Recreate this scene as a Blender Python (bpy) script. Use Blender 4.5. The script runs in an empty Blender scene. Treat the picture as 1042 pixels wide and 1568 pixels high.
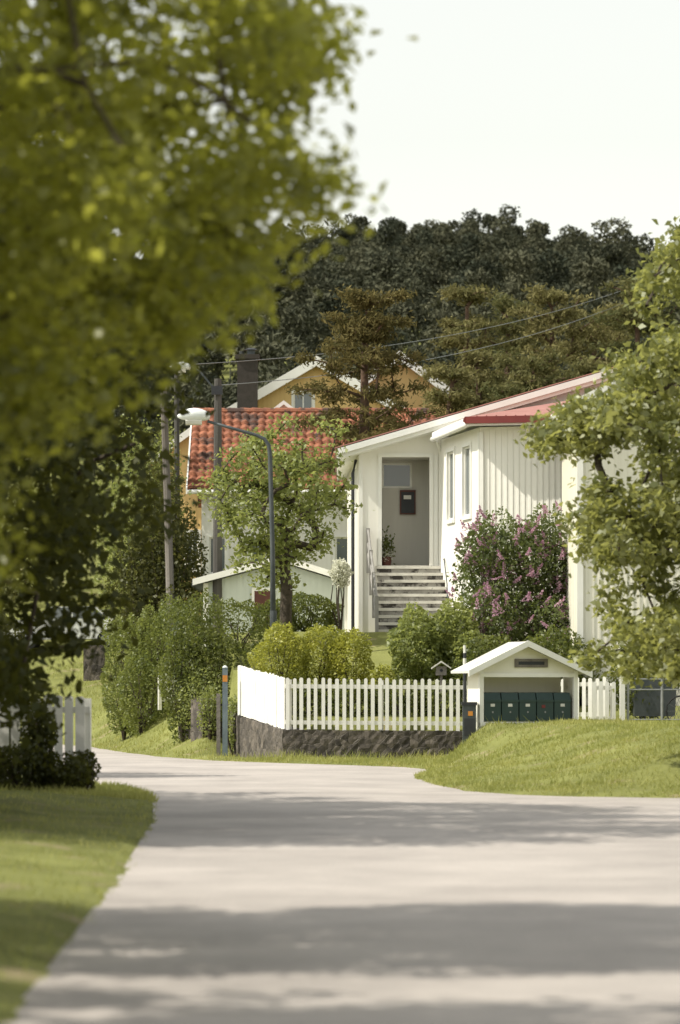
import bpy, math, random
import numpy as np
from mathutils import Vector, Matrix
random.seed(4)
R=np.random.default_rng(7)
scene=bpy.context.scene
F=5227.0; EYE=1.6
def X(u,d): return (u-521)*d/F
def Z(v,d): return EYE+(1055-v)*d/F
def sm(t):
    t=np.clip(t,0,1); return t*t*(3-2*t)

# ------------------------------------------------ materials
def newmat(name):
    m=bpy.data.materials.new(name); m.use_nodes=True
    nt=m.node_tree; nt.nodes.clear()
    return m,nt,nt.nodes,nt.links
def surf(name,c1,c2=None,scale=3.0,rough=.7,bump=0.0,bscale=40,metal=0,streak=False,spec=.3,detail=6,grime=None):
    m,nt,N,L=newmat(name)
    out=N.new('ShaderNodeOutputMaterial'); b=N.new('ShaderNodeBsdfPrincipled')
    L.new(b.outputs[0],out.inputs[0])
    b.inputs['Roughness'].default_value=rough; b.inputs['Metallic'].default_value=metal
    b.inputs['Specular IOR Level'].default_value=spec
    if c2 is None: c2=tuple(x*.82 for x in c1)
    tc=N.new('ShaderNodeTexCoord'); mp=N.new('ShaderNodeMapping')
    L.new(tc.outputs['Object'],mp.inputs[0])
    if streak: mp.inputs['Scale'].default_value=(1,1,.12)
    nz=N.new('ShaderNodeTexNoise'); nz.inputs['Scale'].default_value=scale; nz.inputs['Detail'].default_value=detail
    nz.inputs['Roughness'].default_value=.65
    L.new(mp.outputs[0],nz.inputs[0])
    cr=N.new('ShaderNodeValToRGB'); cr.color_ramp.elements[0].position=.35; cr.color_ramp.elements[1].position=.65
    cr.color_ramp.elements[0].color=(*c2,1); cr.color_ramp.elements[1].color=(*c1,1)
    L.new(nz.outputs[0],cr.inputs[0]); col=cr.outputs[0]
    if grime:
        n2=N.new('ShaderNodeTexNoise'); n2.inputs['Scale'].default_value=grime[1]; n2.inputs['Detail'].default_value=8; n2.inputs['Roughness'].default_value=.7
        L.new(mp.outputs[0],n2.inputs[0])
        r2=N.new('ShaderNodeValToRGB'); r2.color_ramp.elements[0].position=grime[2]; r2.color_ramp.elements[1].position=grime[2]+.08
        L.new(n2.outputs[0],r2.inputs[0])
        mx=N.new('ShaderNodeMixRGB'); mx.inputs[2].default_value=(*grime[0],1)
        L.new(r2.outputs[0],mx.inputs[0]); L.new(col,mx.inputs[1]); col=mx.outputs[0]
    L.new(col,b.inputs['Base Color'])
    if bump>0:
        n3=N.new('ShaderNodeTexNoise'); n3.inputs['Scale'].default_value=bscale; n3.inputs['Detail'].default_value=4
        L.new(tc.outputs['Object'],n3.inputs[0])
        bp=N.new('ShaderNodeBump'); bp.inputs['Strength'].default_value=bump; bp.inputs['Distance'].default_value=.03
        L.new(n3.outputs[0],bp.inputs['Height']); L.new(bp.outputs[0],b.inputs['Normal'])
    return m
def leafmat(name,c1,c2,trans=.45,tcol=(.3,.4,.05),nscale=1.2,gloss=.03,ovar=0.0):
    m,nt,N,L=newmat(name)
    out=N.new('ShaderNodeOutputMaterial')
    geo=N.new('ShaderNodeNewGeometry'); tc=N.new('ShaderNodeTexCoord')
    nz=N.new('ShaderNodeTexNoise'); nz.inputs['Scale'].default_value=nscale; nz.inputs['Detail'].default_value=2
    L.new(tc.outputs['Object'],nz.inputs[0])
    ad=N.new('ShaderNodeMath'); ad.operation='MULTIPLY_ADD'; ad.inputs[1].default_value=.5; 
    L.new(geo.outputs['Random Per Island'],ad.inputs[0])
    sb=N.new('ShaderNodeMath'); sb.operation='MULTIPLY_ADD'; sb.inputs[1].default_value=1.6; sb.inputs[2].default_value=-.55
    L.new(nz.outputs[0],sb.inputs[0]); L.new(sb.outputs[0],ad.inputs[2]); fac=ad
    if ovar>0:
        oi=N.new('ShaderNodeObjectInfo'); a2=N.new('ShaderNodeMath'); a2.operation='MULTIPLY_ADD'; a2.inputs[1].default_value=ovar
        a3=N.new('ShaderNodeMath'); a3.operation='SUBTRACT'; a3.inputs[1].default_value=ovar/2
        L.new(oi.outputs['Random'],a2.inputs[0]); L.new(ad.outputs[0],a2.inputs[2]); L.new(a2.outputs[0],a3.inputs[0]); fac=a3
    cr=N.new('ShaderNodeValToRGB'); cr.color_ramp.elements[0].position=.1; cr.color_ramp.elements[1].position=.9
    cr.color_ramp.elements[0].color=(*c1,1); cr.color_ramp.elements[1].color=(*c2,1)
    L.new(fac.outputs[0],cr.inputs[0])
    d=N.new('ShaderNodeBsdfDiffuse'); L.new(cr.outputs[0],d.inputs[0]); last=d
    if trans>0:
        t=N.new('ShaderNodeBsdfTranslucent')
        mt=N.new('ShaderNodeMixRGB'); mt.inputs[0].default_value=.7; mt.inputs[2].default_value=(*tcol,1)
        L.new(cr.outputs[0],mt.inputs[1]); L.new(mt.outputs[0],t.inputs[0])
        m1=N.new('ShaderNodeMixShader'); m1.inputs[0].default_value=trans
        L.new(d.outputs[0],m1.inputs[1]); L.new(t.outputs[0],m1.inputs[2]); last=m1
    if gloss>0:
        g=N.new('ShaderNodeBsdfGlossy'); g.inputs['Roughness'].default_value=.48; g.inputs[0].default_value=(.95,.97,.85,1)
        m2=N.new('ShaderNodeMixShader'); m2.inputs[0].default_value=gloss
        L.new(last.outputs[0],m2.inputs[1]); L.new(g.outputs[0],m2.inputs[2]); last=m2
    L.new(last.outputs[0],out.inputs[0])
    return m
WHITE=surf('white_paint',(.86,.84,.78),(.80,.78,.72),1.3,.55,streak=True,grime=((.62,.59,.52),2.2,.70))
WHITE2=surf('white_trim',(.85,.84,.80),(.79,.78,.73),2,.5)
FENCEW=surf('fence_paint',(.85,.83,.78),(.76,.75,.69),3,.6,grime=((.5,.5,.4),5,.68))
CREAM=surf('cream_paint',(.82,.79,.69),(.74,.72,.62),1.5,.6,streak=True)
YELLOW=surf('yellow_boards',(.72,.52,.23),(.64,.45,.19),1.2,.6,streak=True)
GREENW=surf('pale_green_boards',(.62,.66,.60),(.54,.58,.53),1.2,.6,streak=True)
GREYW=surf('porch_shaded_boards',(.58,.56,.50),(.50,.48,.44),1.4,.6,streak=True)  # shade of the recess is put into this grey board colour
CONC=surf('weathered_concrete',(.66,.64,.58),(.52,.50,.45),2.5,.85,.3,30,grime=((.10,.09,.08),3.2,.60))
RISER=surf('stained_shaded_riser',(.36,.35,.32),(.20,.19,.17),3,.9,.3,30,grime=((.05,.045,.04),2.6,.5))  # stains, plus riser shade put into the darker base colour
REDM=surf('red_metal',(.20,.04,.035),(.15,.03,.028),1,.5,spec=.3)
PINKM=surf('weathered_red_roof',(.42,.21,.18),(.33,.155,.13),1,.65,spec=.2)
TILE=surf('orange_tile',(.37,.145,.08),(.20,.078,.048),2.6,.8,.4,25,grime=((.085,.052,.042),1.5,.52))
DARK=surf('dark_metal',(.04,.045,.05),(.03,.03,.035),4,.5)
STEEL=surf('galvanised_steel',(.09,.10,.105),(.06,.07,.075),4,.5,metal=.2)
GSTEEL=surf('grey_tube',(.32,.33,.33),(.25,.26,.26),4,.4,metal=.4)
RAILG=surf('weathered_rail',(.34,.33,.31),(.24,.23,.22),5,.7,streak=True)
WOODP=surf('grey_pole_wood',(.22,.20,.18),(.12,.105,.09),3,.85,.5,12,streak=True)
WOODD=surf('dark_pole_wood',(.10,.095,.085),(.06,.055,.05),3,.85,.4,12,streak=True)
BARK=surf('bark',(.10,.08,.06),(.05,.04,.03),6,.9,.8,18)
PBARK=surf('pine_bark',(.15,.095,.065),(.08,.05,.035),5,.9,.8,14)
MBOX=surf('mailbox_green',(.018,.05,.042),(.014,.04,.034),3,.4,spec=.5)
BROWN=surf('brown_door',(.13,.05,.04),(.1,.04,.03),3,.6)
LAMPW=surf('lamp_shell',(.78,.81,.80),(.70,.74,.73),4,.3,spec=.6)
LABEL=surf('paper_label',(.75,.74,.68),None,3,.6)
ORANGE=surf('orange_reflector',(.60,.25,.05),None,3,.4)
BLUEP=surf('blue_grey_post',(.16,.20,.22),(.11,.14,.16),4,.6)
RUBBER=surf('tyre',(.02,.02,.02),None,3,.8)
CARP=surf('car_paint',(.72,.73,.73),(.70,.70,.70),1,.25,spec=.6)
PINKP=surf('pink_paint',(.6,.12,.15),None,3,.4)
BRICK=surf('chimney_brick',(.06,.05,.045),(.04,.035,.03),5,.85,.4,20)
def glassmat():
    m,nt,N,L=newmat('window_glass')
    out=N.new('ShaderNodeOutputMaterial'); b=N.new('ShaderNodeBsdfPrincipled'); L.new(b.outputs[0],out.inputs[0])
    b.inputs['Base Color'].default_value=(.12,.14,.15,1); b.inputs['Roughness'].default_value=.06; b.inputs['Specular IOR Level'].default_value=1.0
    return m
GLASS=glassmat()
CURT=surf('curtain',(.75,.75,.7),(.62,.62,.57),6,.8,streak=True)
def stonemat():
    m,nt,N,L=newmat('rubble_stone')
    out=N.new('ShaderNodeOutputMaterial'); b=N.new('ShaderNodeBsdfPrincipled'); L.new(b.outputs[0],out.inputs[0]); b.inputs['Roughness'].default_value=.9
    tc=N.new('ShaderNodeTexCoord')
    nz=N.new('ShaderNodeTexNoise'); nz.inputs['Scale'].default_value=3; L.new(tc.outputs['Object'],nz.inputs[0])
    mxv=N.new('ShaderNodeMixRGB'); mxv.inputs[0].default_value=.12; L.new(tc.outputs['Object'],mxv.inputs[1]); L.new(nz.outputs[1],mxv.inputs[2])
    v=N.new('ShaderNodeTexVoronoi'); v.inputs['Scale'].default_value=6; L.new(mxv.outputs[0],v.inputs['Vector'])
    v2=N.new('ShaderNodeTexVoronoi'); v2.feature='DISTANCE_TO_EDGE'; v2.inputs['Scale'].default_value=6; L.new(mxv.outputs[0],v2.inputs['Vector'])
    hs=N.new('ShaderNodeSeparateColor'); L.new(v.outputs['Color'],hs.inputs[0])
    cr=N.new('ShaderNodeValToRGB'); cr.color_ramp.elements[0].color=(.055,.047,.04,1); cr.color_ramp.elements[1].color=(.20,.17,.14,1)
    L.new(hs.outputs[0],cr.inputs[0])
    n2=N.new('ShaderNodeTexNoise'); n2.inputs['Scale'].default_value=14; n2.inputs['Detail'].default_value=8; L.new(tc.outputs['Object'],n2.inputs[0])
    mm=N.new('ShaderNodeMixRGB'); mm.blend_type='MULTIPLY'; mm.inputs[0].default_value=.8; L.new(cr.outputs[0],mm.inputs[1])
    r3=N.new('ShaderNodeValToRGB'); r3.color_ramp.elements[0].position=.3; r3.color_ramp.elements[0].color=(.35,.35,.35,1); r3.color_ramp.elements[1].position=.7; L.new(n2.outputs[0],r3.inputs[0]); L.new(r3.outputs[0],mm.inputs[2])
    r=N.new('ShaderNodeValToRGB'); r.color_ramp.elements[0].position=.0; r.color_ramp.elements[1].position=.05; L.new(v2.outputs[0],r.inputs[0])
    mx=N.new('ShaderNodeMixRGB'); mx.inputs[1].default_value=(.13,.115,.095,1); L.new(r.outputs[0],mx.inputs[0]); L.new(mm.outputs[0],mx.inputs[2])
    L.new(mx.outputs[0],b.inputs['Base Color'])
    bp=N.new('ShaderNodeBump'); bp.inputs['Strength'].default_value=.6; bp.inputs['Distance'].default_value=.03; L.new(r.outputs[0],bp.inputs['Height']); L.new(bp.outputs[0],b.inputs['Normal'])
    return m
STONE=stonemat()
def roadmat():
    m,nt,N,L=newmat('worn_asphalt')
    out=N.new('ShaderNodeOutputMaterial'); b=N.new('ShaderNodeBsdfPrincipled'); L.new(b.outputs[0],out.inputs[0]); b.inputs['Roughness'].default_value=.75
    b.inputs['Specular IOR Level'].default_value=.25
    tc=N.new('ShaderNodeTexCoord')
    n1=N.new('ShaderNodeTexNoise'); n1.inputs['Scale'].default_value=.45; n1.inputs['Detail'].default_value=9; n1.inputs['Roughness'].default_value=.68; L.new(tc.outputs['Object'],n1.inputs[0])
    cr=N.new('ShaderNodeValToRGB'); cr.color_ramp.elements[0].position=.34; cr.color_ramp.elements[1].position=.66
    cr.color_ramp.elements[0].color=(.37,.335,.31,1); cr.color_ramp.elements[1].color=(.54,.49,.45,1); L.new(n1.outputs[0],cr.inputs[0])
    n2=N.new('ShaderNodeTexNoise'); n2.inputs['Scale'].default_value=45; n2.inputs['Detail'].default_value=4; L.new(tc.outputs['Object'],n2.inputs[0])
    r2=N.new('ShaderNodeValToRGB'); r2.color_ramp.elements[0].position=.35; r2.color_ramp.elements[0].color=(.62,.62,.62,1); r2.color_ramp.elements[1].position=.6; L.new(n2.outputs[0],r2.inputs[0])
    mm=N.new('ShaderNodeMixRGB'); mm.blend_type='MULTIPLY'; mm.inputs[0].default_value=.7; L.new(cr.outputs[0],mm.inputs[1]); L.new(r2.outputs[0],mm.inputs[2])
    L.new(mm.outputs[0],b.inputs['Base Color'])
    bp=N.new('ShaderNodeBump'); bp.inputs['Strength'].default_value=.5; bp.inputs['Distance'].default_value=.012; L.new(n2.outputs[0],bp.inputs['Height']); L.new(bp.outputs[0],b.inputs['Normal'])
    return m
ROAD=roadmat()
GRASS=surf('grass_ground',(.23,.24,.08),(.14,.15,.045),.7,.95,.8,25,grime=((.27,.23,.13),1.3,.57),spec=.1)
BLADE=leafmat('grass_blades',(.17,.20,.05),(.42,.40,.14),.4,(.52,.53,.14),.55,.02)
L_BIG=leafmat('leaves_big',(.035,.05,.012),(.20,.205,.035),.52,(.78,.78,.10),1.4,.05)
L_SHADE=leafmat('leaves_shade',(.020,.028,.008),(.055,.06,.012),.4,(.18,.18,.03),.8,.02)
L_RIGHT=leafmat('leaves_right',(.065,.085,.024),(.22,.23,.075),.48,(.58,.58,.15),.9,.06)
L_MID=leafmat('leaves_mid',(.09,.12,.03),(.24,.27,.08),.45,(.52,.56,.15),1.0,.04)
L_HEDGER=leafmat('leaves_green_hedge',(.05,.075,.018),(.17,.19,.045),.4,(.34,.38,.08),1.0,.03)
L_HEDGE=leafmat('leaves_hedge',(.15,.17,.03),(.38,.37,.06),.4,(.58,.59,.09),2.0,.03)
L_SHRUB=leafmat('leaves_shrub',(.045,.065,.018),(.14,.155,.035),.4,(.28,.32,.06),1.2,.03)
L_DARKT=leafmat('leaves_olive',(.035,.042,.016),(.09,.09,.028),.35,(.22,.22,.05),.8,.02)
L_LILAC=leafmat('leaves_lilac',(.05,.07,.025),(.12,.145,.04),.35,(.24,.3,.06),1.3,.04)
FLOWER=leafmat('lilac_flowers',(.38,.20,.29),(.62,.42,.50),.35,(.7,.42,.55),4,.0)
BLOSSOM=leafmat('white_blossom',(.6,.6,.46),(.8,.8,.7),.35,(.8,.8,.7),4,.0)
NEEDLE=leafmat('pine_needles',(.06,.06,.025),(.20,.165,.07),.25,(.28,.23,.08),1.6,.0)
NEEDLE2=leafmat('pine_needles_olive',(.075,.085,.038),(.20,.18,.08),.25,(.28,.26,.09),.6,.0,ovar=.8)
FOREST=leafmat('forest_needles',(.045,.052,.037),(.115,.115,.075),0,(.09,.11,.05),.10,.0,ovar=.8)

# ------------------------------------------------ mesh helpers
def mesh_np(name,verts,faces,mat,parent=None,smooth=False):
    verts=np.asarray(verts,dtype=np.float32); faces=np.asarray(faces,dtype=np.int32)
    n,k=faces.shape
    me=bpy.data.meshes.new(name)
    me.vertices.add(len(verts)); me.vertices.foreach_set('co',verts.ravel())
    me.loops.add(n*k); me.loops.foreach_set('vertex_index',faces.ravel())
    me.polygons.add(n); me.polygons.foreach_set('loop_start',np.arange(0,n*k,k,dtype=np.int32))
    me.polygons.foreach_set('loop_total',np.full(n,k,dtype=np.int32))
    if smooth: me.polygons.foreach_set('use_smooth',np.ones(n,dtype=bool))
    me.update(calc_edges=True); me.materials.append(mat)
    o=bpy.data.objects.new(name,me); scene.collection.objects.link(o)
    if parent: o.parent=parent
    return o
class MB:
    def __init__(s): s.v=[]; s.f=[]; s.sm=False
    def add(s,vs,fs):
        b=len(s.v); s.v+= [tuple(map(float,v)) for v in vs]; s.f+=[tuple(b+i for i in f) for f in fs]
    def hexa(s,c):
        s.add(c,[(0,3,2,1),(4,5,6,7),(0,1,5,4),(1,2,6,5),(2,3,7,6),(3,0,4,7)])
    def box(s,x0,x1,y0,y1,z0,z1):
        s.hexa([(x0,y0,z0),(x1,y0,z0),(x1,y1,z0),(x0,y1,z0),(x0,y0,z1),(x1,y0,z1),(x1,y1,z1),(x0,y1,z1)])
    def tube(s,pts,r,n=8,cap=True):
        pts=[Vector(p) for p in pts]; rs=r if isinstance(r,(list,tuple)) else [r]*len(pts)
        b=len(s.v)
        for i,p in enumerate(pts):
            t=(pts[min(i+1,len(pts)-1)]-pts[max(i-1,0)]).normalized()
            a=Vector((0,0,1)) if abs(t.z)<.9 else Vector((1,0,0))
            u=t.cross(a).normalized(); w=t.cross(u)
            for j in range(n):
                q=p+(u*math.cos(6.28318*j/n)+w*math.sin(6.28318*j/n))*rs[i]; s.v.append(tuple(q))
        for i in range(len(pts)-1):
            for j in range(n):
                s.f.append((b+i*n+j,b+i*n+(j+1)%n,b+(i+1)*n+(j+1)%n,b+(i+1)*n+j))
        if cap:
            s.f.append(tuple(b+j for j in range(n))[::-1]); s.f.append(tuple(b+(len(pts)-1)*n+j for j in range(n)))
    def slab(s,p,th):
        p=[Vector(q) for q in p]; 
        lo=[q-Vector((0,0,th)) for q in p]
        s.hexa(lo+p)
    def obj(s,name,mat,parent=None,smooth=False):
        me=bpy.data.meshes.new(name); me.from_pydata(s.v,[],s.f); me.materials.append(mat)
        if smooth:
            for p in me.polygons: p.use_smooth=True
        me.update()
        o=bpy.data.objects.new(name,me); scene.collection.objects.link(o)
        if parent: o.parent=parent
        return o
class Group:
    def __init__(s,name):
        s.e=bpy.data.objects.new(name,None); scene.collection.objects.link(s.e); s.p={}
    def part(s,n,mat):
        if n not in s.p: s.p[n]=(MB(),mat)
        return s.p[n][0]
    def done(s,smooth=()):
        for n,(mb,mat) in s.p.items():
            if mb.v: mb.obj(n,mat,s.e,n in smooth)
        return s.e
class Fr:
    def __init__(s,p0,p1):
        s.p0=Vector((p0[0],p0[1],0)); d=Vector((p1[0],p1[1],0))-s.p0; s.L=d.length; s.d=d/s.L; s.n=Vector((s.d.y,-s.d.x,0))
    def P(s,a,o,z):
        q=s.p0+s.d*a+s.n*o; return (q.x,q.y,z)
    def box(s,mb,a0,a1,o0,o1,z0,z1):
        P=s.P
        mb.hexa([P(a0,o1,z0),P(a1,o1,z0),P(a1,o0,z0),P(a0,o0,z0),P(a0,o1,z1),P(a1,o1,z1),P(a1,o0,z1),P(a0,o0,z1)])
def wall(mb,p0,p1,z0,za,zb,ops=(),pitch=.16,rev=.14,bat=True,reveal=True):
    f=Fr(p0,p1); L=f.L; zt=lambda a: za+(zb-za)*a/L
    ss=sorted(set([0,L]+[o[0] for o in ops]+[o[1] for o in ops]))
    for a,b in zip(ss[:-1],ss[1:]):
        m=(a+b)/2; cur=z0
        for o in sorted([o for o in ops if o[0]<m<o[1]],key=lambda o:o[2]):
            if o[2]>cur: mb.add([f.P(a,0,cur),f.P(b,0,cur),f.P(b,0,o[2]),f.P(a,0,o[2])],[(0,1,2,3)])
            cur=o[3]
        mb.add([f.P(a,0,cur),f.P(b,0,cur),f.P(b,0,zt(b)),f.P(a,0,zt(a))],[(0,1,2,3)])
    if reveal:
        for o in ops:
            a,b,c,d=o[:4]; q=f.P
            for u in ([q(a,0,c),q(a,-rev,c),q(a,-rev,d),q(a,0,d)],[q(b,0,c),q(b,-rev,c),q(b,-rev,d),q(b,0,d)],[q(a,0,c),q(b,0,c),q(b,-rev,c),q(a,-rev,c)],[q(a,0,d),q(b,0,d),q(b,-rev,d),q(a,-rev,d)]):
                mb.add(u,[(0,1,2,3)])
    if bat:
        a=pitch/2
        while a<L-.03:
            cur=z0; segs=[]
            for o in sorted([o for o in ops if o[0]-.06<a<o[1]+.06],key=lambda o:o[2]):
                if o[2]>cur: segs.append((cur,o[2]-.07))
                cur=o[3]+.07
            segs.append((cur,zt(a)-.01))
            for (c,d) in segs:
                if d>c: f.box(mb,a-.022,a+.022,.001,.013,c,d)
            a+=pitch
    return f
def window(g,f,o,rev=.1,mull=1,trim=True,curtain=False):
    a,b,c,d=o[:4]; fr=g.part('window_frames',WHITE2); gl=g.part('window_glass',GLASS)
    if trim:
        f.box(fr,a-.09,a,.003,.04,c-.09,d+.09); f.box(fr,b,b+.09,.003,.04,c-.09,d+.09)
        f.box(fr,a,b,.003,.04,d,d+.09); f.box(fr,a,b,.003,.055,c-.09,c)
    w=.05
    f.box(fr,a+.002,a+w,-rev,-.03,c+.002,d-.002); f.box(fr,b-w,b-.002,-rev,-.03,c+.002,d-.002)
    f.box(fr,a+w,b-w,-rev,-.03,c+.002,c+w); f.box(fr,a+w,b-w,-rev,-.03,d-w,d-.002)
    for i in range(1,mull+1):
        m=a+(b-a)*i/(mull+1); f.box(fr,m-.025,m+.025,-rev+.005,-.035,c+w,d-w)
    f.box(gl,a+w,b-w,-rev+.01,-rev+.03,c+w,d-w)

# ------------------------------------------------ road & terrain
road_poly=np.array([(-1.45,-20),(-1.5,5),(-1.66,18.8),(-1.92,30),(-2.3,42),(-2.75,50),(-3.1,53),(-4.4,58),(-7,66),(-10,78),(-15,92),(-30,104),(-60,112),
 (-60,118),(-30,110),(-14,105),(-8.6,100),(-7.0,95),(-5.6,87),(-4.2,80.5),(-2.8,76.2),(-1.2,73.6),(.3,71.6),(1.3,69.9),(1.75,68),(1.75,66),(1.45,63.5),(1.4,61),(1.6,57),(2.0,53.6),(2.7,51.6),(3.6,50.7),(5,50.1),(12,49.6),(60,49),(60,38),(9,38),(8,34),(7.5,-20)])
def sdist(x,y):
    x=np.asarray(x,float); y=np.asarray(y,float)
    dm=np.full(x.shape,1e9); ins=np.zeros(x.shape,bool)
    n=len(road_poly)
    for i in range(n):
        ax,ay=road_poly[i]; bx,by=road_poly[(i+1)%n]
        dx,dy=bx-ax,by-ay
        t=np.clip(((x-ax)*dx+(y-ay)*dy)/(dx*dx+dy*dy),0,1)
        dm=np.minimum(dm,np.hypot(x-ax-t*dx,y-ay-t*dy))
        c=((ay>y)!=(by>y))
        xi=ax+(y-ay)*dx/(dy if dy!=0 else 1e-9)
        ins^=c&(x<xi)
    return np.where(ins,-dm,dm)
def H(x,y):
    x=np.asarray(x,float); y=np.asarray(y,float)
    sd=sdist(x,y)+.12*np.sin(x*5.1+y*1.3)*np.sin(y*1.7+x)*.6+.03*np.sin(y*7.3)
    base=np.clip(sd*.3,-.05,.04)
    zb=np.interp(y,[76,87,100,118,150,170,300,500,700,1500],[.75,3,3.1,3.6,8,10.5,32,63.0,63.0,58])
    zb=zb-np.clip(.007*(x-14)**2,0,60)*sm((y-150)/350)*zb/66
    s=np.maximum(sd,0)
    w=np.clip(2.2+(72-y)/22*5,2.2,8)
    xs=1.2+np.maximum(0,y-66)*.13
    right=.85*sm(s/w)*sm((x-xs)/1.3)
    rz=np.where(y>76,np.maximum(zb,.85),right)
    rz=np.where(x>2.6,rz,0)+np.where((x<=2.6)&(y<=76.1),right,0)
    xl=np.interp(y,[76,79.5,81.5,95],[-1.2,-2.35,-3,-3.4])+.38
    garden=(y>76.2)&(x>xl)
    m=np.clip((-x-2.6)/1.2+(y-80)/4,0,1)
    bank=np.minimum(zb,.95*sm(s/2.2)+.2*np.maximum(s-2,0))*m
    left=.12*sm(s/2)+.25*sm((-x-6)/6)
    z=np.where(y<49.5,.08*sm(s/2),0)
    z=np.where((x>1)&(y>49),rz,z)
    z=np.where((x<-1)&(y<=74),left,z)
    z=np.where((x<=1.9)&(y>74)&~garden,bank,z)
    z=np.where(garden,np.where(x>2.6,rz,zb),z)
    bump=.03*np.sin(x*1.9+.5*y)*np.sin(y*.9)+.02*np.sin(x*4.3)*np.sin(y*3.1)
    return base+np.where(sd>0,z+bump*sm(s/1.5),0)
def gz(x,y): return float(H(np.array([x]),np.array([y]))[0])
def grid():
    xs=np.concatenate([[-900,-500,-300,-200],np.arange(-150,-14,5),np.arange(-14,14,.22),np.arange(14,151,5),[200,300,500,900]])
    ys=np.concatenate([[-200,-60],np.arange(-20,12,2),np.arange(12,112,.25),np.arange(112,160,2),np.arange(160,540,8),[600,700,900,1500,3000]])
    gx,gy=np.meshgrid(xs,ys); z=H(gx,gy)
    v=np.stack([gx,gy,z],-1).reshape(-1,3)
    nx=len(xs); ny=len(ys); i=np.arange(nx-1); j=np.arange(ny-1)
    a=(j[:,None]*nx+i[None,:]).ravel()
    mesh_np('ground',v,np.stack([a,a+1,a+nx+1,a+nx],-1),GRASS,smooth=True)
grid()
import bmesh
bm=bmesh.new(); f=bm.faces.new([bm.verts.new((p[0],p[1],0.0)) for p in road_poly]); f.normal_update()
if f.normal.z<0: f.normal_flip()
bmesh.ops.triangulate(bm,faces=[f]); me=bpy.data.meshes.new('road'); bm.to_mesh(me); bm.free(); me.materials.append(ROAD)
scene.collection.objects.link(bpy.data.objects.new('road',me))

# ------------------------------------------------ vegetation helpers
def unit(v): return v/np.maximum(np.linalg.norm(v,axis=-1,keepdims=True),1e-6)
def leaves(c,size,asp=.62,up=.6,fold=.12,var=.35):
    n=len(c); s=(size*(1+var*R.uniform(-1,1,n)))[:,None]
    nn=unit(R.normal(size=(n,3))+np.array([0,0,up])); t=unit(np.cross(nn,R.normal(size=(n,3)))); b=np.cross(nn,t)
    v=np.stack([c-t*s*.5, c+b*s*asp*.5+nn*s*fold-t*s*.05, c+t*s*.5, c-b*s*asp*.5+nn*s*fold-t*s*.05],1).reshape(-1,3)
    return v,np.arange(n*4).reshape(n,4)
def blades(px,py,h,w):
    n=len(px); pz=H(px,py)-.01
    a=R.uniform(0,6.28,n); hh=h*R.uniform(.4,1.3,n); lean=R.normal(size=(n,2))*.4*hh[:,None]
    dx=np.cos(a)*w*.5; dy=np.sin(a)*w*.5
    v=np.stack([np.stack([px-dx,py-dy,pz],-1),np.stack([px+dx,py+dy,pz],-1),np.stack([px+lean[:,0],py+lean[:,1],pz+hh],-1)],1).reshape(-1,3)
    return v,np.arange(n*3).reshape(n,3)
def skeleton(mb,trunk,att,r0,step=.35,rmin=.006,n=5):
    nodes=[Vector(p) for p in trunk]; par=[-1]+list(range(len(trunk)-1))
    P=np.array([tuple(p) for p in nodes])
    order=np.argsort(np.linalg.norm(att-P[-1]*.5-P[len(P)//2]*.5,axis=1))
    P=list(P); 
    for k in order:
        a=att[k]; A=np.array(P); d=np.linalg.norm(A-a,axis=1)+np.maximum(0,A[:,2]-a[2])*.5
        d[:max(1,len(trunk)//3)]+=5
        j=int(np.argmin(d)); st=A[j]; L=np.linalg.norm(a-st); m=max(1,int(L/step)); pr=j
        sag=R.normal(size=3)*.06*L
        for i in range(1,m+1):
            t=i/m; q=st+(a-st)*t+sag*math.sin(math.pi*t)+np.array([0,0,.08*L*math.sin(math.pi*t)])
            P.append(q); par.append(pr); pr=len(P)-1
    w=np.zeros(len(P)); child=np.zeros(len(P),int)
    for i in range(len(P)-1,0,-1): child[par[i]]+=1
    for i in range(len(P)-1,-1,-1):
        if child[i]==0: w[i]+=1
        if par[i]>=0: w[par[i]]+=w[i]
    r=np.maximum(rmin,r0*(w/w[0])**.5)
    for i in range(1,len(P)):
        ra=r[i] if par[i]>=len(trunk) or i<len(trunk) else r[i]*1.2
        if i<len(trunk): ra=r[par[i]]
        mb.tube([P[par[i]],P[i]],[ra,r[i]],n,cap=False)
def tree(name,trunk,att,r0,per,sig,size,mat,bark=BARK,up=.6,step=.35,asp=.62,sk=None,droop=0.,rmin=.006):
    e=bpy.data.objects.new(name,None); scene.collection.objects.link(e)
    mb=MB(); skeleton(mb,trunk,att if sk is None else att[:sk],r0,step,rmin); mb.obj('trunk_and_limbs',bark,e,True)
    c=np.repeat(att,per,axis=0); c=c+R.normal(size=c.shape)*np.array([sig,sig,sig*.7]); 
    if droop: c[:,2]-=droop*np.abs(R.normal(size=len(c)))
    v,f=leaves(c,size,asp,up); mesh_np('foliage',v,f,mat,e)
    return e
def wob(d,s):
    return 1+.13*np.sin(d[:,0]*5+s)*np.sin(d[:,1]*4+s*2)+.10*np.sin(d[:,2]*7+s*3+d[:,0]*3)+.07*np.sin(d[:,0]*13+s)*np.sin(d[:,2]*11+s)
def bushpts(ells,n,seed=0,depth=.22):
    w=np.array([e[3]*e[5]+e[4]*e[5] for e in ells]); w=w/w.sum(); out=[]
    for k,e in enumerate(ells):
        m=int(n*w[k]); d=unit(R.normal(size=(m,3))); r=(1-np.abs(R.normal(size=m))*depth)*wob(d,seed+k*1.7)
        r=np.maximum(r,.1)
        out.append(np.array(e[:3])+d*r[:,None]*np.array(e[3:6]))
    p=np.concatenate(out); g=H(p[:,0],p[:,1]); return p[p[:,2]>g+.02]
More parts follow.
